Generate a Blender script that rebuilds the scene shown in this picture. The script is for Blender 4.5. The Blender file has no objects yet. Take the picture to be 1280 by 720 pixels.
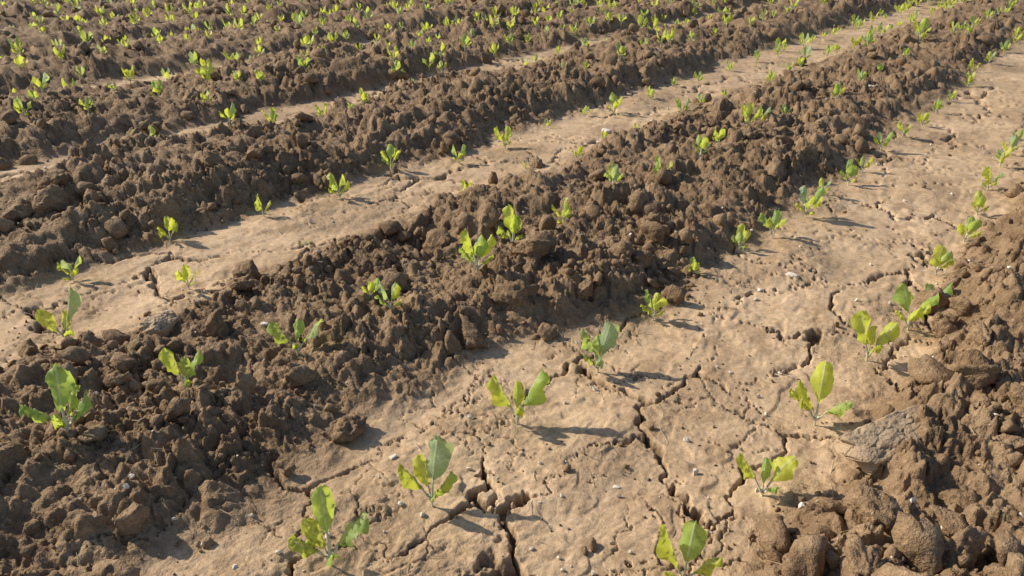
import bpy, math, random
import numpy as np
random.seed(7); rng=np.random.default_rng(7)
scene=bpy.context.scene
R2D=math.radians
CAMH=1.5; HEAD=R2D(38.7)
U32=np.uint32
# ------------------------------------------------------------ noise helpers
def h2(ix,iy,seed):
    n=ix.astype(np.int64).astype(U32)*U32(374761393)+iy.astype(np.int64).astype(U32)*U32(668265263)+U32((seed*2246822519+97)&0xffffffff)
    n=(n^(n>>U32(13)))*U32(1274126177)
    n=(n^(n>>U32(16)))*U32(2246822519)
    n=n^(n>>U32(15))
    return n.astype(np.float32)*np.float32(1/4294967296.0)
def perlin(x,y,seed):
    xi=np.floor(x);yi=np.floor(y);xf=(x-xi).astype(np.float32);yf=(y-yi).astype(np.float32)
    u=xf*xf*xf*(xf*(xf*6-15)+10);v=yf*yf*yf*(yf*(yf*6-15)+10)
    def g(dx,dy):
        a=h2(xi+dx,yi+dy,seed)*np.float32(6.2831853)
        return np.cos(a)*(xf-dx)+np.sin(a)*(yf-dy)
    a=g(0,0)*(1-u)+g(1,0)*u; b=g(0,1)*(1-u)+g(1,1)*u
    return (a*(1-v)+b*v)*1.5
def fbm(x,y,o,seed,gain=.5):
    s=0;a=1.0
    for i in range(o):
        s=s+a*perlin(x*2.03**i+i*17.3,y*2.03**i-i*9.1,seed+i);a*=gain
    return s
def billow(x,y,o,seed,gain=.55):
    s=0;a=1.0
    for i in range(o):
        c,t=math.cos(i*1.1),math.sin(i*1.1);f=2.07**i
        s=s+a*(np.abs(perlin((x*c-y*t)*f+i*7.3,(x*t+y*c)*f-i*3.1,seed+i))*2-.5);a*=gain
    return s
def voro(x,y,seed,full=False):
    xi=np.floor(x);yi=np.floor(y)
    f1=np.full(x.shape,9.,np.float32);f2=f1.copy();cid=np.zeros(x.shape,np.float32);ox=cid.copy();oy=cid.copy()
    for dx in(-1,0,1):
        for dy in(-1,0,1):
            cx=xi+dx;cy=yi+dy
            px=cx+h2(cx,cy,seed)*.85+.07;py=cy+h2(cx,cy,seed+31)*.85+.07
            d=np.hypot(px-x,py-y).astype(np.float32)
            c=h2(cx,cy,seed+77)
            m=d<f1
            f2=np.where(m,f1,np.minimum(f2,d));cid=np.where(m,c,cid);f1=np.where(m,d,f1)
            if full: ox=np.where(m,x-px,ox);oy=np.where(m,y-py,oy)
    if full: return f1,f2,cid,ox,oy
    return f1,f2,cid
def sst(a,b,x):
    t=np.clip((x-a)/(b-a),0,1);return t*t*(3-2*t)
# ------------------------------------------------------------ field relief
STRIPS=[(-3.24,.33),(-5.3,.26),(-7.45,.24),(-9.6,.24),(-11.8,.25),(-13.9,.25),(-16,.25),(-18.2,.25),(1.15,.3),(3.3,.3),(5.5,.3),(7.6,.3)]
RIDGEH=[(0.05,.13),(-2.15,.06),(-4.3,.13),(-6.4,.11),(-8.5,.10),(-10.7,.10),(-12.8,.10),(-15,.1),(-17.,.1),(2.2,.12),(4.4,.12),(6.5,.12)]
def domes(x,y,size,seed,p=2.0,rad=.62):
    f1,f2,c=voro(x/size,y/size,seed)
    d=np.sqrt(np.clip(1-(f1/rad)**2,0,1))
    return d*(.15+.85*c**p)
def blocks(x,y,size,seed,p=1.5,tilt=.7):
    f1,f2,c,ox,oy=voro(x/size,y/size,seed,True)
    a=c*57.0
    h=(.15+.85*c**p)+tilt*(ox*np.cos(a)+oy*np.sin(a))
    return sst(.0,.24,f2-f1)*np.clip(h,0,1.3)*(1-.25*f1)
def relief(x,y):
    x=x.astype(np.float64);y=y.astype(np.float64)
    r=np.hypot(x,y)
    xw=x+.09*perlin(x*1.1,y*.9,3)+.09*perlin(x*3.1,y*2.7,4)+.05*perlin(x*9,y*8,5)+.025*perlin(x*24,y*22,6)
    le=-1.64+.30*sst(1.9,2.7,y)-.14*sst(4.5,7,y);re=-.53
    d=np.abs(xw-(le+re)/2)-(re-le)/2
    for c,w in STRIPS: d=np.minimum(d,np.abs(xw-c)-w)
    Rm=sst(-.08,.11,d)
    rh=np.zeros(x.shape)
    for c,h in RIDGEH: rh=np.where(np.abs(x-c)<1.08,h,rh)
    rh=np.where(rh==0,.1,rh)
    prof=sst(0,.34,d)*rh*(1+.6*perlin(x*.9,y*.7,11))
    z=prof
    wx=x+.030*perlin(x*12,y*12,21)+.016*perlin(x*37,y*37,22); wy=y+.030*perlin(x*12+50,y*12,23)+.016*perlin(x*37+9,y*37,24)
    loose=np.clip(sst(-.4,.35,perlin(x*1.5,y*1.3,34))+.6*sst(-.6,-.35,x),0,1)
    big=blocks(wx,wy,.22,31,1.4)*sst(-.35,.25,perlin(x*1.7,y*1.7,32))
    med=blocks(wx+3,wy,.10,33,1.5)
    sm=blocks(wx,wy+5,.047,35,1.6)
    rough=.045*fbm(x*1.9,y*1.9,2,41)+.070*big+.046*med*(.5+.5*loose)+.021*sm*(.35+.65*loose)
    rough=rough+.026*billow(x*6.5,y*6.5,4,43)*(.6+.4*loose)
    near=r<7
    t=np.zeros(x.shape)
    if near.any():
        t[near]=.008*blocks(wx[near],wy[near],.022,37,1.3)*(.3+.7*loose[near])
        t[near]+=.003*perlin(x[near]*85,y[near]*85,38)
    rough=rough+t
    F=1-Rm
    patch=sst(.0,.45,perlin(x*2.3+3,y*1.7,81)+.35*sst(-1.1,-1.5,x)*(x>-1.8))
    z=z+rough*(Rm*(.3+.7*sst(0,.25,d))+.10*F*patch)
    fl=.016*perlin(x*1.3,y*.8,51)+.007*fbm(x*4,y*2.6,3,52)
    cr=sst(.05,.16,perlin(x*4.2+.5*perlin(x*14,y*9,55),y*2.0,54)+.25*perlin(x*19,y*15,56))
    fl=fl+.005*cr+.0018*billow(x*22,y*13,3,58)
    lump=domes(wx,wy,.07,59,5.)*sst(.1,.5,perlin(x*2.5,y*2.5,60))
    fl=fl+.014*lump
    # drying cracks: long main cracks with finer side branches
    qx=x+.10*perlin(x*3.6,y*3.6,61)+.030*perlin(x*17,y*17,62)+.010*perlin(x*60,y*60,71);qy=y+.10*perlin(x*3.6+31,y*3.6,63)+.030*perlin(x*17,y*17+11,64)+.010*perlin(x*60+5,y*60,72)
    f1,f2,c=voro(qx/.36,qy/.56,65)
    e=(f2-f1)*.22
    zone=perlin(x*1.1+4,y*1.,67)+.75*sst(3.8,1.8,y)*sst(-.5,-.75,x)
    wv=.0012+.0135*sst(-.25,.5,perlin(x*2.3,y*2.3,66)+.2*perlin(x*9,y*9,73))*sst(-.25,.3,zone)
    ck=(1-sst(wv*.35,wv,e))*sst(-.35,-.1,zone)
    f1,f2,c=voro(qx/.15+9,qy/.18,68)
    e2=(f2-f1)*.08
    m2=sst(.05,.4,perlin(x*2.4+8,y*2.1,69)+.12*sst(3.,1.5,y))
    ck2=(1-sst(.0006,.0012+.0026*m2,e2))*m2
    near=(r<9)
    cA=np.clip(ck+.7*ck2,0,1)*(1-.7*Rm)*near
    z=z+fl*F-(.042*ck+.011*ck2)*(1-.5*Rm)*near
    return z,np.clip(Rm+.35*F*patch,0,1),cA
# ------------------------------------------------------------ materials
def newmat(n):
    m=bpy.data.materials.new(n);m.use_nodes=True;nt=m.node_tree;nt.nodes.clear();return m,nt
class NB:
    def __init__(s,nt): s.nt=nt
    def n(s,t,**k):
        nd=s.nt.nodes.new(t)
        for a,b in k.items(): setattr(nd,a,b)
        return nd
    def l(s,a,b): s.nt.links.new(a,b)
    def inp(s,sock,v):
        if isinstance(v,bpy.types.NodeSocket): s.l(v,sock)
        else: sock.default_value=v
    def math(s,op,a,b=0.,c=None,clamp=False):
        nd=s.n('ShaderNodeMath',operation=op,use_clamp=clamp)
        s.inp(nd.inputs[0],a);s.inp(nd.inputs[1],b)
        if c is not None:s.inp(nd.inputs[2],c)
        return nd.outputs[0]
    def mix(s,f,a,b,bt='MIX'):
        nd=s.n('ShaderNodeMix',data_type='RGBA',blend_type=bt)
        s.inp(nd.inputs[0],f);s.inp(nd.inputs[6],a);s.inp(nd.inputs[7],b);return nd.outputs[2]
    def noise(s,co,sc,det=4,ro=.55,dist=0.):
        nd=s.n('ShaderNodeTexNoise');s.l(co,nd.inputs['Vector']);nd.inputs['Scale'].default_value=sc
        nd.inputs['Detail'].default_value=det;nd.inputs['Roughness'].default_value=ro;nd.inputs['Distortion'].default_value=dist
        return nd.outputs[0]
    def ramp(s,v,a,b,lo=0.,hi=1.):
        nd=s.n('ShaderNodeMapRange',interpolation_type='SMOOTHSTEP');s.l(v,nd.inputs[0])
        nd.inputs[1].default_value=a;nd.inputs[2].default_value=b;nd.inputs[3].default_value=lo;nd.inputs[4].default_value=hi
        return nd.outputs[0]
def soil_mat():
    m,nt=newmat('dry_silty_soil');b=NB(nt)
    out=b.n('ShaderNodeOutputMaterial');p=b.n('ShaderNodeBsdfPrincipled');b.l(p.outputs[0],out.inputs[0])
    co=b.n('ShaderNodeTexCoord').outputs['Object']
    R=b.n('ShaderNodeAttribute',attribute_name='rough').outputs['Fac']
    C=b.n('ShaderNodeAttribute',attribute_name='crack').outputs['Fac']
    n1=b.noise(co,1.6,3,.6);n2=b.noise(co,9,3,.65);n3=b.noise(co,60,3,.7);n4=b.noise(co,260,1,.7)
    flat=b.mix(b.ramp(n1,.35,.65),(.67,.485,.31,1),(.54,.38,.235,1))
    flat=b.mix(b.ramp(n2,.46,.66,0,.85),flat,(.42,.285,.168,1))
    rough=b.mix(b.ramp(n2,.36,.64),(.25,.163,.093,1),(.37,.253,.152,1))
    rough=b.mix(b.ramp(n1,.4,.66,0,.6),rough,(.20,.128,.072,1))
    rough=b.mix(b.ramp(n3,.55,.75,0,.5),rough,(.48,.345,.217,1))
    col=b.mix(R,flat,rough)
    col=b.mix(.45,col,b.mix(b.ramp(n3,.3,.72),(.60,.58,.56,1),(1.25,1.25,1.25,1)),'MULTIPLY')
    col=b.mix(.35,col,b.mix(b.ramp(n4,.3,.7),(.55,.55,.55,1),(1.3,1.3,1.3,1)),'MULTIPLY')
    col=b.mix(b.math('MULTIPLY',C,.85),col,(.085,.053,.030,1))  # shade inside the cracks painted into the base colour as dark brown
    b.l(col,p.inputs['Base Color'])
    p.inputs['Roughness'].default_value=.85
    p.inputs['Specular IOR Level'].default_value=.3
    ridg=b.noise(co,26,5,.68)
    amp=b.math('MULTIPLY_ADD',R,.80,.20)
    hgt=b.math('MULTIPLY',b.math('ADD',b.math('MULTIPLY',ridg,.019),b.math('MULTIPLY',n3,.010)),amp)
    hgt=b.math('ADD',hgt,b.math('MULTIPLY',n4,.0013))
    bp=b.n('ShaderNodeBump');bp.inputs['Strength'].default_value=1.;bp.inputs['Distance'].default_value=1.
    b.l(hgt,bp.inputs['Height']);b.l(bp.outputs[0],p.inputs['Normal'])
    return m
SOIL=soil_mat()
def leaf_mat():
    m,nt=newmat('brassica_leaf');b=NB(nt)
    out=b.n('ShaderNodeOutputMaterial')
    uv=b.n('ShaderNodeUVMap',uv_map='UVMap').outputs[0];sp=b.n('ShaderNodeSeparateXYZ');b.l(uv,sp.inputs[0])
    u=b.math('ABSOLUTE',b.math('MULTIPLY_ADD',sp.outputs[0],2.,-1.));v=sp.outputs[1]
    T=b.n('ShaderNodeAttribute',attribute_name='tint').outputs['Fac']
    oi=b.n('ShaderNodeObjectInfo').outputs['Random']
    co=b.n('ShaderNodeTexCoord').outputs['Object']
    nz=b.noise(co,60,3)
    t=b.math('ADD',b.math('ADD',T,b.math('MULTIPLY_ADD',oi,.36,-.06)),b.math('MULTIPLY_ADD',b.noise(co,14,2),.5,-.25),clamp=True)
    base=b.mix(b.ramp(t,.12,.42),(.32,.45,.34,1),(.32,.50,.13,1))
    base=b.mix(b.ramp(t,.42,.85),base,(.66,.70,.10,1))
    base=b.mix(.4,base,b.mix(b.ramp(nz,.3,.7),(.7,.74,.65,1),(1.22,1.2,1.2,1)),'MULTIPLY')
    mid=b.ramp(u,.03,.13,1,0)
    side=b.math('SINE',b.math('MULTIPLY',b.math('SUBTRACT',v,b.math('MULTIPLY',u,.22)),40.))
    side=b.math('MULTIPLY',b.ramp(side,.85,1.),b.ramp(u,.75,.95,1,0))
    vein=b.math('MAXIMUM',mid,b.math('MULTIPLY',side,.35))
    base=b.mix(b.math('MULTIPLY',vein,.7),base,(.68,.74,.50,1))
    geo=b.n('ShaderNodeNewGeometry').outputs['Backfacing']
    p=b.n('ShaderNodeBsdfPrincipled');b.l(base,p.inputs['Base Color']);p.inputs['Roughness'].default_value=.5
    p.inputs['Specular IOR Level'].default_value=.5
    bp=b.n('ShaderNodeBump');bp.inputs['Distance'].default_value=.002;bp.inputs['Strength'].default_value=.6
    b.l(b.math('SUBTRACT',b.math('MULTIPLY',nz,.6),vein),bp.inputs['Height']);b.l(bp.outputs[0],p.inputs['Normal'])
    tr=b.n('ShaderNodeBsdfTranslucent');b.l(b.mix(.5,base,(.82,.90,.10,1)),tr.inputs[0])
    ms=b.n('ShaderNodeMixShader');ms.inputs[0].default_value=.52;b.l(p.outputs[0],ms.inputs[1]);b.l(tr.outputs[0],ms.inputs[2])
    b.l(ms.outputs[0],out.inputs[0]);nt.nodes.remove(geo.node);return m
LEAF=leaf_mat()
def plain(n,c,rough=.8,c2=None,sc=30,bump=.002):
    m,nt=newmat(n);b=NB(nt);out=b.n('ShaderNodeOutputMaterial');p=b.n('ShaderNodeBsdfPrincipled');b.l(p.outputs[0],out.inputs[0])
    co=b.n('ShaderNodeTexCoord').outputs['Object'];nz=b.noise(co,sc,4,.65)
    b.l(b.mix(b.ramp(nz,.3,.7),(*c,1),(*(c2 or c),1)),p.inputs['Base Color']);p.inputs['Roughness'].default_value=rough
    bp=b.n('ShaderNodeBump');bp.inputs['Distance'].default_value=bump*4;b.l(nz,bp.inputs['Height']);b.l(bp.outputs[0],p.inputs['Normal'])
    return m
STEM=plain('pale_stem',(.64,.68,.46),.5,(.64,.62,.50))
STRAW=plain('dry_straw',(.62,.52,.35),.7,(.38,.29,.17))
CHIP=plain('pale_stone_chip',(.80,.74,.65),.7,(.62,.55,.45))
SLAB=plain('weathered_clod',(.47,.35,.23),.9,(.39,.28,.175),22,.004)
# ------------------------------------------------------------ mesh helper
def make(name,V,F,mats,attrs=None,uv=None,midx=None,smooth=True):
    V=np.asarray(V,np.float32);F=np.asarray(F,np.int32);k=F.shape[1]
    me=bpy.data.meshes.new(name);me.vertices.add(len(V));me.vertices.foreach_set('co',V.ravel())
    me.loops.add(F.size);me.loops.foreach_set('vertex_index',F.ravel())
    me.polygons.add(len(F));me.polygons.foreach_set('loop_start',np.arange(0,F.size,k,dtype=np.int32))
    me.polygons.foreach_set('loop_total',np.full(len(F),k,np.int32))
    for m in mats: me.materials.append(m)
    if midx is not None: me.polygons.foreach_set('material_index',np.asarray(midx,np.int32))
    me.polygons.foreach_set('use_smooth',np.full(len(F),smooth))
    for n,a in (attrs or {}).items():
        at=me.attributes.new(n,'FLOAT','POINT');at.data.foreach_set('value',np.asarray(a,np.float32))
    if uv is not None:
        l=me.uv_layers.new(name='UVMap');l.data.foreach_set('uv',np.asarray(uv,np.float32)[F.ravel()].ravel())
    me.update(calc_edges=True)
    return me
def addobj(name,me,loc=(0,0,0)):
    o=bpy.data.objects.new(name,me);o.location=loc;scene.collection.objects.link(o);return o
# ------------------------------------------------------------ ground
c0=math.pi/2+HEAD
a1=np.arange(-R2D(42),R2D(42),.0019)
a2=np.arange(R2D(42),R2D(75),.007);a3=np.arange(R2D(75),math.pi,.06)
ang=np.concatenate([-a3[::-1],-a2[::-1],a1,a2,a3])+c0
rs=[.03];
while rs[-1]<.75: rs.append(rs[-1]*1.12+.01)
while rs[-1]<22:
    r=rs[-1]
    dr=max(.0028,min(.0014*r*r,.0036*r*max(1,r/4.5)**.7)) if r>1.15 else .007
    rs.append(r+dr)
while rs[-1]<500: rs.append(rs[-1]*1.06)
rs=np.array(rs)
nr,na=len(rs),len(ang)
RR,AA=np.meshgrid(rs,ang,indexing='ij')
X=(RR*np.cos(AA)).ravel();Y=(RR*np.sin(AA)).ravel()
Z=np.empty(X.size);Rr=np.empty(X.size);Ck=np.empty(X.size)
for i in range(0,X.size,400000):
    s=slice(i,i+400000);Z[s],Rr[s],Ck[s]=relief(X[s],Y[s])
fade=1-sst(40,90,np.hypot(X,Y));Z*=fade
I=np.arange(nr*na).reshape(nr,na)
a=I[:-1,:];b_=I[1:,:];
F=np.stack([a,b_,np.roll(b_,-1,1),np.roll(a,-1,1)],-1).reshape(-1,4)
V=np.stack([X,Y,Z],1)
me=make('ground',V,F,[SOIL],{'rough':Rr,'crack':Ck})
addobj('ground',me)
print('ground verts',len(V),nr,na)
# ------------------------------------------------------------ loose clods
def ico(sub):
    import bmesh
    bm=bmesh.new();bmesh.ops.create_icosphere(bm,subdivisions=sub,radius=1)
    v=np.array([p.co[:] for p in bm.verts]);f=np.array([[q.index for q in t.verts] for t in bm.faces]);bm.free();return v,f
ICO={k:ico(k) for k in(1,2,3,4)}
def clod(sub,seed,blocky=.95):
    r=np.random.default_rng(seed);v,f=ICO[sub]
    n=r.normal(size=(8,3));n/=np.linalg.norm(n,axis=1)[:,None];d=r.uniform(.45,1.,8)
    dt=v@n.T
    rad=np.min(np.where(dt>.05,d/np.maximum(dt,.05),9),axis=1);rad=np.minimum(rad,1.3)
    rad=rad*blocky+(1-blocky)
    p=v*rad[:,None]
    for fr,am in((2.2,.22),(5,.14),(11,.08)):
        k=r.uniform(0,50,3)
        nn=perlin(p[:,0]*fr+k[0]+p[:,2]*fr*.7,p[:,1]*fr+k[1]-p[:,2]*fr*.8,seed)
        p=p*(1+am*nn)[:,None]
    return p*np.array([1,r.uniform(.6,1),r.uniform(.5,.85)])
VAR={s:[clod(s,100*s+i) for i in range(16)] for s in(1,2,3,4)}
def rotm(r):
    q=r.normal(size=4);q/=np.linalg.norm(q);w,x,y,z=q
    return np.array([[1-2*(y*y+z*z),2*(x*y-z*w),2*(x*z+y*w)],[2*(x*y+z*w),1-2*(x*x+z*z),2*(y*z-x*w)],[2*(x*z-y*w),2*(y*z+x*w),1-2*(x*x+y*y)]])
cv=[];cf=[];off=0
def put(x,y,z,s,sub,rot=None,sink=.25):
    global off
    v=VAR[sub][rng.integers(16)]@(rotm(rng) if rot is None else rot).T*s
    v=v+np.array([x,y,z+s*(1-sink)*.55])
    cv.append(v);cf.append(ICO[sub][1]+off);off+=len(v)
def scatter(n,rmin,rmax,smin,smax,sub,pw=2.5,flatprob=.03):
    aa=rng.uniform(-R2D(44),R2D(44),n)+c0
    rr=np.sqrt(rng.uniform(rmin**2,rmax**2,n))
    x=rr*np.cos(aa);y=rr*np.sin(aa);z,Rm,_=relief(x,y)
    cl=perlin(x*1.7,y*1.7,301)+.6*perlin(x*6,y*6,302)+.25*(x>-.6)
    ok=(rng.uniform(size=n)<np.where(Rm>.5,np.clip(.18+1.5*cl,.02,1),flatprob*(.4+sst(0,.3,cl)*3)))
    s=smin+(smax-smin)*rng.uniform(size=n)**pw
    for i in np.where(ok)[0]: put(x[i],y[i],z[i],s[i] if Rm[i]>.5 else s[i]*.7,sub,sink=rng.uniform(.2,.9))
scatter(8500,.9,3.4,.004,.011,1,1.5,.06)
scatter(3000,.9,3.4,.009,.028,2,2.2,.02)
scatter(650,.9,3.8,.028,.07,3,1.8,.0)
scatter(6000,3.4,7.5,.009,.026,1,2.0,.02)
scatter(1900,3.4,7.5,.02,.07,2,2.0,.005)
scatter(6000,7.5,18,.016,.05,1,2.2,.0)
scatter(1800,7.5,18,.03,.10,2,1.8,.0)
SPEC=[(-4.19,1.38,.105),(-4.11,1.52,.095),(-4.04,1.66,.06),(-4.3,1.6,.07),(-.36,3.06,.06),(-.24,2.86,.06),(-1.75,1.95,.075),(-2.94,3.92,.05),(-.05,2.3,.05),(-.12,1.9,.06),(-2.5,1.35,.06),(-2.0,1.35,.05),(-1.78,2.25,.07),(-1.95,2.6,.09),(-1.7,2.75,.07),(-4.5,2.9,.08),(-4.0,2.35,.07),(-6.0,3.4,.09),(-.2,2.5,.06),(-.27,1.75,.07),(-.1,1.45,.09),(-.02,1.3,.07),(-.22,1.5,.06),(-.3,1.25,.06),(-.08,1.7,.07),(-2.3,2.0,.07),(-2.45,2.5,.08),(-1.7,1.3,.05),(-1.6,2.45,.06)]
sx=np.array([s[0] for s in SPEC]);sy=np.array([s[1] for s in SPEC]);sz=relief(sx,sy)[0]
for i,s in enumerate(SPEC): put(s[0],s[1],sz[i],s[2],4,sink=.7)
V=np.concatenate(cv);F=np.concatenate(cf)
addobj('soil_clods',make('soil_clods',V,F,[SOIL],{'rough':np.ones(len(V)),'crack':np.zeros(len(V))}))
print('clod verts',len(V))
# ------------------------------------------------------------ slab and stones
def stone(name,x,y,dims,rz,seed,mat,tilt=(0,0),lift=.3,ex=.55,cracks=False):
    v,f=ICO[4];r=np.random.default_rng(seed)
    if cracks:
        import bmesh
        bm=bmesh.new();bmesh.ops.create_icosphere(bm,subdivisions=6,radius=1)
        v=np.array([p.co[:] for p in bm.verts]);f=np.array([[q.index for q in t.verts] for t in bm.faces]);bm.free()
    p=v/np.max(np.abs(v),axis=1)[:,None]
    p=p*(1-ex)+v*ex*1.1
    p[:,1]*=(1-.38*(p[:,0]*.5+.5))
    p=p*(1+.10*perlin(p[:,0]*1.7+seed,p[:,1]*1.7+p[:,2],seed)[:,None]+.05*perlin(p[:,0]*5,p[:,1]*5+p[:,2]*4,seed+1)[:,None]+.02*perlin(p[:,0]*14,p[:,1]*14+p[:,2]*11,seed+2)[:,None])
    if cracks:
        f1,f2,c=voro(p[:,0]*1.6+.2*perlin(p[:,0]*4,p[:,1]*4,9),p[:,1]*1.1+3+.2*perlin(p[:,0]*4+8,p[:,1]*4,9),8)
        p[:,2]-=np.where(p[:,2]>0,(1-sst(.01,.05,f2-f1))*.22-.1*c,0)
    p=p*np.array(dims)/2
    z=float(relief(np.array([x]),np.array([y]))[0][0])
    me=make(name,p,f,[mat],{'rough':np.ones(len(p)),'crack':np.zeros(len(p))})
    o=addobj(name,me,(x,y,z+dims[2]*lift));o.rotation_euler=(tilt[0],tilt[1],rz);return o
stone('flat_clod',-.33,2.17,(.32,.14,.06),HEAD+R2D(28),3,SLAB,(R2D(16),R2D(-6)),.5,.3,True)
stone('flat_clod',-2.68,1.24,(.14,.11,.09),HEAD+R2D(70),5,SLAB,(R2D(15),0),.3,.5,True)
for i,(x,y,s) in enumerate([(-1.04,3.28,.055),(-.61,3.56,.065),(-1.95,7.4,.09),(-1.06,1.02,.024),(-.22,2.75,.04),(-.9,1.6,.02),(-1.5,1.3,.025),(-3.05,4.9,.08),(-.1,1.75,.035),(-1.0,2.3,.018),(-2.4,1.5,.03)]):
    stone('pale_stone',x,y,(s,s*.7,s*.35),i*1.3,20+i,CHIP,(0,0),.3)
# ------------------------------------------------------------ litter
def litter(name,n,mat,seed):
    r=np.random.default_rng(seed);aa=r.uniform(-.75,.75,n)+c0;rr=.9+7*r.uniform(size=n)**1.3
    x=rr*np.cos(aa);y=rr*np.sin(aa);z=relief(x,y)[0];vs=[];fs=[];o=0
    for i in range(n):
        L=r.uniform(.015,.09);w=r.uniform(.0006,.0016);th=r.uniform(0,6.28);tl=r.uniform(-.25,.3);seg=5
        t=np.linspace(-.5,.5,seg);bend=r.uniform(-.2,.2)
        px=t*L;py=bend*L*(t*t);pz=np.tan(tl)*t*L+.004
        cx=x[i]+px*math.cos(th)-py*math.sin(th);cy=y[i]+px*math.sin(th)+py*math.cos(th);cz=z[i]+pz
        for k in range(seg):
            for q in range(4):
                aq=q*math.pi/2
                vs.append((cx[k]-math.sin(th)*w*math.cos(aq),cy[k]+math.cos(th)*w*math.cos(aq),cz[k]+w*math.sin(aq)))
        for k in range(seg-1):
            for q in range(4):
                fs.append((o+k*4+q,o+(k+1)*4+q,o+(k+1)*4+(q+1)%4,o+k*4+(q+1)%4))
        o+=seg*4
    return addobj(name,make(name,vs,fs,[mat]))
litter('straw_litter',480,STRAW,5)
n=900;aa=rng.uniform(-.75,.75,n)+c0;rr=.9+6*rng.uniform(size=n)**1.4;x=rr*np.cos(aa);y=rr*np.sin(aa);z=relief(x,y)[0]
cvs=[];cfs=[];o=0
for i in range(n):
    s=.0025+.011*rng.uniform()**3
    v=VAR[1][rng.integers(16)]@rotm(rng).T*s+np.array([x[i],y[i],z[i]+s*.4]);cvs.append(v);cfs.append(ICO[1][1]+o);o+=len(v)
addobj('pebbles',make('pebbles',np.concatenate(cvs),np.concatenate(cfs),[CHIP],smooth=False))
# ------------------------------------------------------------ seedlings
def leaf_geo(az,lean,L,W,tint,r,nu=8,nv=14,twist=0.,curl=.6,pet=.33):
    tot=L
    V=[];F=[];UV=[];M=[]
    N=24;pts=[];pos=np.array([0.,0.,0.]);d=np.array([math.cos(az),math.sin(az),0]);up=np.array([0,0,1.])
    tang=[]
    for i in range(N+1):
        s=i/N;a=lean*(.75)+curl*s*s
        t=d*math.sin(a)+up*math.cos(a);pts.append(pos.copy());tang.append(t);pos=pos+t*tot/N
    pts=np.array(pts);tang=np.array(tang)
    side0=np.array([-math.sin(az),math.cos(az),0])
    def at(s):
        f=s*N;i=min(int(f),N-1);k=f-i
        return pts[i]*(1-k)+pts[i+1]*k,tang[min(i+1,N)]
    ns=5;nq=6
    for k in range(ns+1):
        s=k/ns*(pet+.04);c,t=at(s);nrm=np.cross(t,side0);w=.0034*(1-.35*k/ns)*L/.15
        for q in range(nq):
            a=q*2*math.pi/nq;V.append(c+side0*w*math.cos(a)+nrm*w*.8*math.sin(a));UV.append((.5,.1))
    for k in range(ns):
        for q in range(nq): F.append((k*nq+q,(k+1)*nq+q,(k+1)*nq+(q+1)%nq,k*nq+(q+1)%nq));M.append(1)
    o=len(V)
    ph=r.uniform(0,6.28,3);cup=r.uniform(.25,.9);wav=r.uniform(.08,.2)*W;asym=r.uniform(.86,1.14)
    for j in range(nv+1):
        v=j/nv;s=pet+(1-pet)*v;c,t=at(s)
        tw=twist*(.4+.6*v);sd=side0*math.cos(tw)+np.cross(t,side0)*math.sin(tw)
        nrm=np.cross(sd,t)
        tt=min(1,.03+.97*v)**1.25
        w=W/2*max(0.,1-abs(2*tt-1)**2.4)**.52
        if v<.3: w*=(.42+.58*v/.3)
        if j==nv: w=W*.08
        for i in range(nu+1):
            u=i/nu*2-1;ww=w*(asym if u>0 else 2-asym)
            ed=1+.05*math.sin(v*17+ph[0]+u)+.025*math.sin(v*37+ph[1])
            q=c+sd*u*ww*ed*math.cos(cup*abs(u))+nrm*(abs(u)**1.6*w*cup*1.1+wav*abs(u)**2*math.sin(v*9+ph[2]+(2 if u>0 else 0)))
            if j==nv: q=q-t*L*.012*abs(u)
            V.append(q);UV.append((i/nu,v))
    for j in range(nv):
        for i in range(nu): F.append((o+j*(nu+1)+i,o+j*(nu+1)+i+1,o+(j+1)*(nu+1)+i+1,o+(j+1)*(nu+1)+i));M.append(0)
    T=[tint]*len(V)
    return V,F,UV,T,M
def seedling_geo(spec,H,seed,lo=False):
    r=np.random.default_rng(seed);V=[];F=[];UV=[];T=[];M=[]
    def add(g):
        o=len(V);V.extend(g[0]);F.extend([tuple(a+o for a in f) for f in g[1]]);UV.extend(g[2]);T.extend(g[3]);M.extend(g[4])
    sh=H*.14;q=6;o=len(V)
    for k,(z,w) in enumerate([(-.02,.0035),(0,.0032),(sh*.6,.0028),(sh,.0034)]):
        for i in range(q):
            a=i*2*math.pi/q;V.append(np.array([w*math.cos(a),w*math.sin(a),z]));UV.append((.5,.1));T.append(.4)
    for k in range(3):
        for i in range(q): F.append((o+k*q+i,o+k*q+(i+1)%q,o+(k+1)*q+(i+1)%q,o+(k+1)*q+i));M.append(1)
    for (az,lean,l,w,tint) in spec:
        L=H*l*.95
        g=leaf_geo(HEAD+R2D(az),R2D(lean),L,L*w*.82,tint,r,*( (2,4) if lo else (8,14)),twist=r.uniform(-.6,.6),curl=r.uniform(.05,.7),pet=r.uniform(.26,.38))
        g=([p+np.array([0,0,sh*r.uniform(.5,1.)]) for p in g[0]],*g[1:])
        add(g)
    return V,F,UV,T,M
def rspec(r):
    n=r.integers(4,7);a0=r.uniform(0,360);s=[]
    for i in range(n):
        az=a0+i*137.5+r.uniform(-25,25)
        l=[1.,.95,.8,.65,.5,.4][i]*r.uniform(.88,1.08)
        lean=[9,18,30,40,52,62][i]+r.uniform(-8,10)
        s.append((az,lean,l,r.uniform(.40,.56),float(np.clip(r.normal([.4,.5,.6,.7,.85,.9][i],.3),0,1))))
    return s
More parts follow.
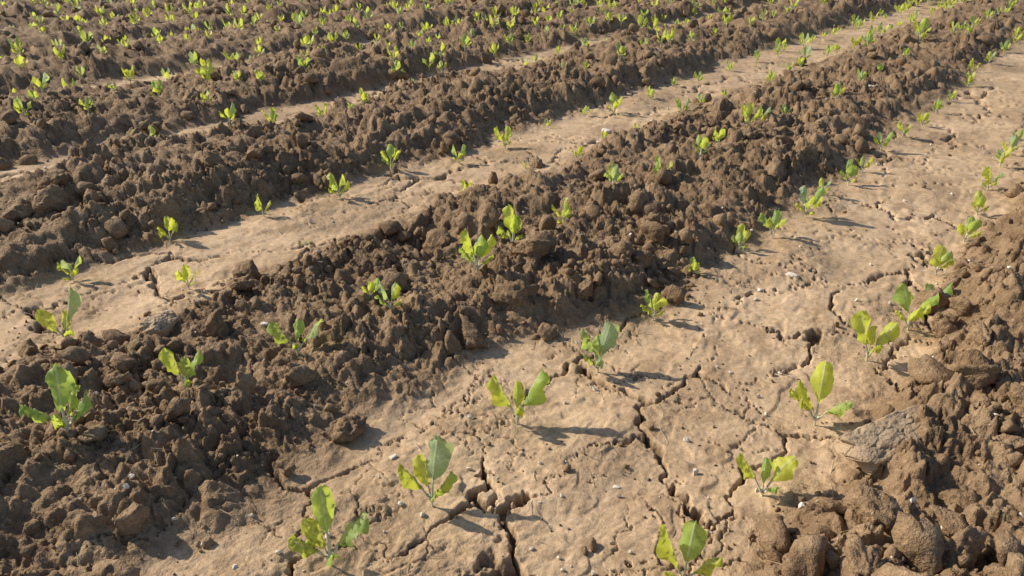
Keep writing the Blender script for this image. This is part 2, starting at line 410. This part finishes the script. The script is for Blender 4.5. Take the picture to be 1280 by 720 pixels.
CUSTOM={
('B',0):[(110,8,.98,.46,.6),(5,32,.82,.5,.4),(195,50,.6,.5,.7),(150,36,.6,.5,.9),(-70,50,.55,.45,.6)],
('B',1):[(70,12,.96,.54,.05),(180,38,.74,.46,.8),(-70,45,.5,.5,.4),(130,22,.7,.45,.75),(10,40,.55,.5,.5)],
('B',2):[(165,28,.92,.5,.7),(25,30,1.0,.54,.3),(-85,30,.6,.45,.5),(90,18,.7,.45,.5)],
('B',3):[(150,18,.92,.56,.2),(35,18,1.0,.56,.05),(-90,40,.6,.45,.1),(90,20,.7,.5,.4),(200,45,.5,.5,.6)],
('A',0):[(150,28,1.0,.54,1.),(60,15,1.0,.54,.3),(0,50,.75,.5,.6),(-60,60,.55,.5,.3),(200,50,.5,.5,.9)],
('A',1):[(160,38,1.0,.54,.8),(20,42,1.0,.62,.95),(80,20,.75,.45,.4),(-60,40,.55,.45,.5)],
('A',2):[(70,8,.96,.46,.8),(180,46,.72,.45,.6),(-30,42,.68,.48,.35),(140,28,.68,.45,.7)],
('A',3):[(140,20,1.0,.54,1.),(15,44,.9,.52,.6),(-80,35,.55,.5,.6),(60,20,.65,.45,.8)],
('C',0):[(100,5,.98,.46,.3),(10,40,.7,.5,.3),(190,46,.7,.48,.3),(-80,40,.5,.5,.5),(60,25,.68,.45,.5)],
('C',1):[(160,22,1.,.50,.8),(20,22,.95,.5,.5),(-60,50,.55,.45,.5),(90,15,.7,.45,.6)],
('C',2):[(165,50,.95,.55,.6),(20,48,1.,.52,.35),(90,20,.8,.45,.5),(-80,40,.55,.45,.6)],
('D',0):[(168,52,.8,.48,.6),(45,18,1.1,.38,.0),(-40,55,.5,.45,.6),(110,30,.6,.45,.7)],
}
PL={
'A':[(-0.58,1.39,0.16),(-0.56,1.82,0.14),(-0.57,2.26,0.21),(-0.56,2.75,0.18),(-0.51,3.10,0.18),(-0.49,3.42,0.13),(-0.56,3.75,0.14),(-0.55,4.28,0.14),(-0.58,4.71,0.13),(-0.62,5.20,0.14),(-0.65,5.72,0.13),(-0.66,6.06,0.12),(-0.66,6.37,0.11)],
'B':[(-1.29,0.89,0.21),(-1.25,1.21,0.20),(-1.31,1.66,0.19),(-1.29,2.10,0.18),(-1.33,2.56,0.13),(-1.39,3.03,0.08),(-1.36,3.44,0.12),(-1.30,3.68,0.15),(-1.28,4.09,0.18),(-1.33,4.47,0.10),(-1.29,4.81,0.14),(-1.30,5.11,0.11),(-1.35,5.65,0.14),(-1.34,6.13,0.12),(-1.32,6.6,.12),(-1.34,7.1,.11),(-1.35,7.62,0.10),(-1.37,8.37,0.13),(-1.50,9.21,0.13),(-1.45,9.71,0.13),(-1.46,10.60,0.14),(-1.47,11.39,0.14)],
'C':[(-2.21,0.69,0.21),(-2.21,1.06,0.15),(-2.14,1.45,0.15),(-2.07,1.84,0.13),(-2.21,1.86,0.08),(-2.04,2.31,0.19),(-2.14,2.68,0.18),(-2.15,3.09,0.14),(-2.09,3.45,0.13),(-2.09,3.97,0.13),(-2.04,4.36,0.14),(-2.07,4.66,0.12),(-2.11,5.18,0.16),(-2.17,5.59,0.12),(-2.17,6.04,0.10),(-1.95,6.49,0.14),(-2.01,7.30,0.13),(-2.06,8.00,0.11),(-2.08,8.91,0.11),(-2.68,9.74,0.16),(-2.28,10.29,0.24),(-1.89,10.76,0.13)],
'D':[(-2.96,1.01,0.19),(-3.02,1.55,0.11),(-3.04,2.19,0.06),(-2.92,3.23,0.11),(-2.97,3.84,0.05),(-2.78,4.14,0.09),(-2.87,4.59,0.08),(-2.92,5.10,0.06),(-2.86,5.69,0.14),(-2.84,5.97,0.09),(-2.89,6.51,0.08),(-2.81,7.31,0.12),(-2.90,7.98,0.11),(-2.94,8.40,0.10)],
'E':[(-3.52,1.29,0.12),(-3.58,1.79,0.13),(-3.52,2.29,0.11),(-3.44,2.74,0.15),(-3.60,3.29,0.15),(-3.38,3.67,0.12),(-3.37,4.13,0.15),(-3.48,4.77,0.07),(-3.49,5.28,0.09),(-3.34,5.47,0.16),(-3.38,6.11,0.10),(-3.47,6.69,0.09),(-3.36,6.96,0.12),(-3.39,7.70,0.11),(-3.37,8.29,0.11)],
'F':[(-4.97,1.92,0.06),(-5.02,2.48,0.21),(-4.76,2.94,0.14),(-4.87,3.34,0.13),(-4.92,3.83,0.13),(-4.83,4.17,0.12),(-4.57,3.82,0.06),(-4.89,4.76,0.10),(-4.92,5.16,0.10),(-5.58,5.24,0.15),(-4.97,5.73,0.11)],
'G':[(-6.11,2.21,0.15),(-6.55,2.46,0.11),(-6.12,2.64,0.12),(-6.34,2.96,0.08),(-6.34,3.31,0.17),(-6.35,3.77,0.18),(-5.71,3.36,0.10),(-6.15,3.94,0.11),(-5.95,4.02,0.11),(-5.92,4.46,0.15),(-6.46,4.89,0.11),(-6.39,5.05,0.11)]}
seed=1000
for k,l in PL.items():
    px=np.array([p[0] for p in l]);py=np.array([p[1] for p in l]);pz=relief(px,py)[0]
    for i,p in enumerate(l):
        seed+=1;r=np.random.default_rng(seed)
        sp=CUSTOM.get((k,i)) or rspec(r)
        H=p[2]*1.05
        Vs,Fs,UVs,Ts,Ms=seedling_geo(sp,H,seed)
        me=make('seedling',Vs,Fs,[LEAF,STEM],{'tint':Ts},UVs,Ms)
        addobj('cauliflower_seedling',me,(p[0],p[1],float(pz[i])-.006))
LOW=[seedling_geo(rspec(np.random.default_rng(50+i)),.13,50+i,True) for i in range(14)]
LOW=[(np.array(g[0]),np.array(g[1]),np.array(g[2]),np.array(g[3]),np.array(g[4])) for g in LOW]
pts=[]
def row(x,y0,y1,sp,jit=.07):
    y=y0
    while y<y1:
        if random.random()<.95: pts.append((x+random.gauss(0,jit),y+random.uniform(-.1,.1),random.uniform(.7,1.45)))
        y+=sp*random.uniform(.75,1.2)
row(-.66,6.8,22,.36);row(-1.48,11.8,22,.36);row(-2.1,11.2,22,.36);row(-2.92,8.8,22,.34);row(-3.4,8.7,22,.34);row(-4.9,6.2,22,.34);row(-5.75,5.4,22,.34);row(-6.3,5.4,22,.34)
for x in np.arange(-7.05,-26,-.66): row(x,.3,22,.36,.1)
for x in(-4.2,): row(x,6,22,.45)
for x in(.75,1.5,2.8,3.6): row(x,-1,14,.42)
px=np.array([p[0] for p in pts]);py=np.array([p[1] for p in pts]);pz=relief(px,py)[0]
def merge(name,px,py,pz,sc,tadd=0.):
    vs=[];fs=[];uv=[];tt=[];mm=[];o=0
    for i in range(len(px)):
        g=LOW[random.randrange(14)];a=random.uniform(0,6.28);c,s=math.cos(a),math.sin(a)
        v=g[0]@np.array([[c,s,0],[-s,c,0],[0,0,1]])*sc[i]+np.array([px[i],py[i],pz[i]])
        vs.append(v);fs.append(g[1]+o);uv.append(g[2]);tt.append(np.clip(g[3]+tadd+random.uniform(-.2,.25),0,1));mm.append(g[4]);o+=len(v)
    return addobj(name,make(name,np.concatenate(vs),np.concatenate(fs),[LEAF,STEM],{'tint':np.concatenate(tt)},np.concatenate(uv),np.concatenate(mm)))
merge('distant_seedling_rows',px,py,pz,[p[2] for p in pts])
n=2200;al=rng.uniform(14.0,22,n);la=rng.uniform(1.5,14,n)
hx,hy=-math.sin(HEAD),math.cos(HEAD);rx,ry=math.cos(HEAD),math.sin(HEAD)
x=al*hx+la*rx;y=al*hy+la*ry;z=relief(x,y)[0]
merge('crop_foliage',x,y,z,rng.uniform(1.2,2.4,n),-.1)
# ------------------------------------------------------------ light
SAZ=R2D(38.7+68);SEL=R2D(33)
sd=np.array([-math.sin(SAZ)*math.cos(SEL),math.cos(SAZ)*math.cos(SEL),math.sin(SEL)])
from mathutils import Vector
L=bpy.data.lights.new('sun','SUN');L.energy=5;L.angle=R2D(.8);L.color=(1,.89,.71)
lo=bpy.data.objects.new('sun',L);scene.collection.objects.link(lo);lo.location=(sd*20).tolist()
lo.rotation_euler=Vector((-sd).tolist()).to_track_quat('-Z','Y').to_euler()
w=bpy.data.worlds.new('World');scene.world=w;w.use_nodes=True;nt=w.node_tree;nt.nodes.clear()
sk=nt.nodes.new('ShaderNodeTexSky');sk.sky_type='NISHITA';sk.sun_disc=False;sk.sun_elevation=SEL;sk.sun_rotation=math.atan2(sd[0],sd[1])
bg=nt.nodes.new('ShaderNodeBackground');bg.inputs[1].default_value=.12;o=nt.nodes.new('ShaderNodeOutputWorld')
nt.links.new(sk.outputs[0],bg.inputs[0]);nt.links.new(bg.outputs[0],o.inputs[0])
scene.view_settings.view_transform='Standard';scene.view_settings.look='None';scene.view_settings.exposure=0
# ------------------------------------------------------------ camera
cd=bpy.data.cameras.new('camera');cam=bpy.data.objects.new('camera',cd);scene.collection.objects.link(cam)
cam.location=(0,0,CAMH);cam.rotation_euler=(R2D(90-25.6),0,HEAD);cd.sensor_width=36;cd.lens=28.125
cd.clip_start=.02;cd.clip_end=2000;scene.camera=cam
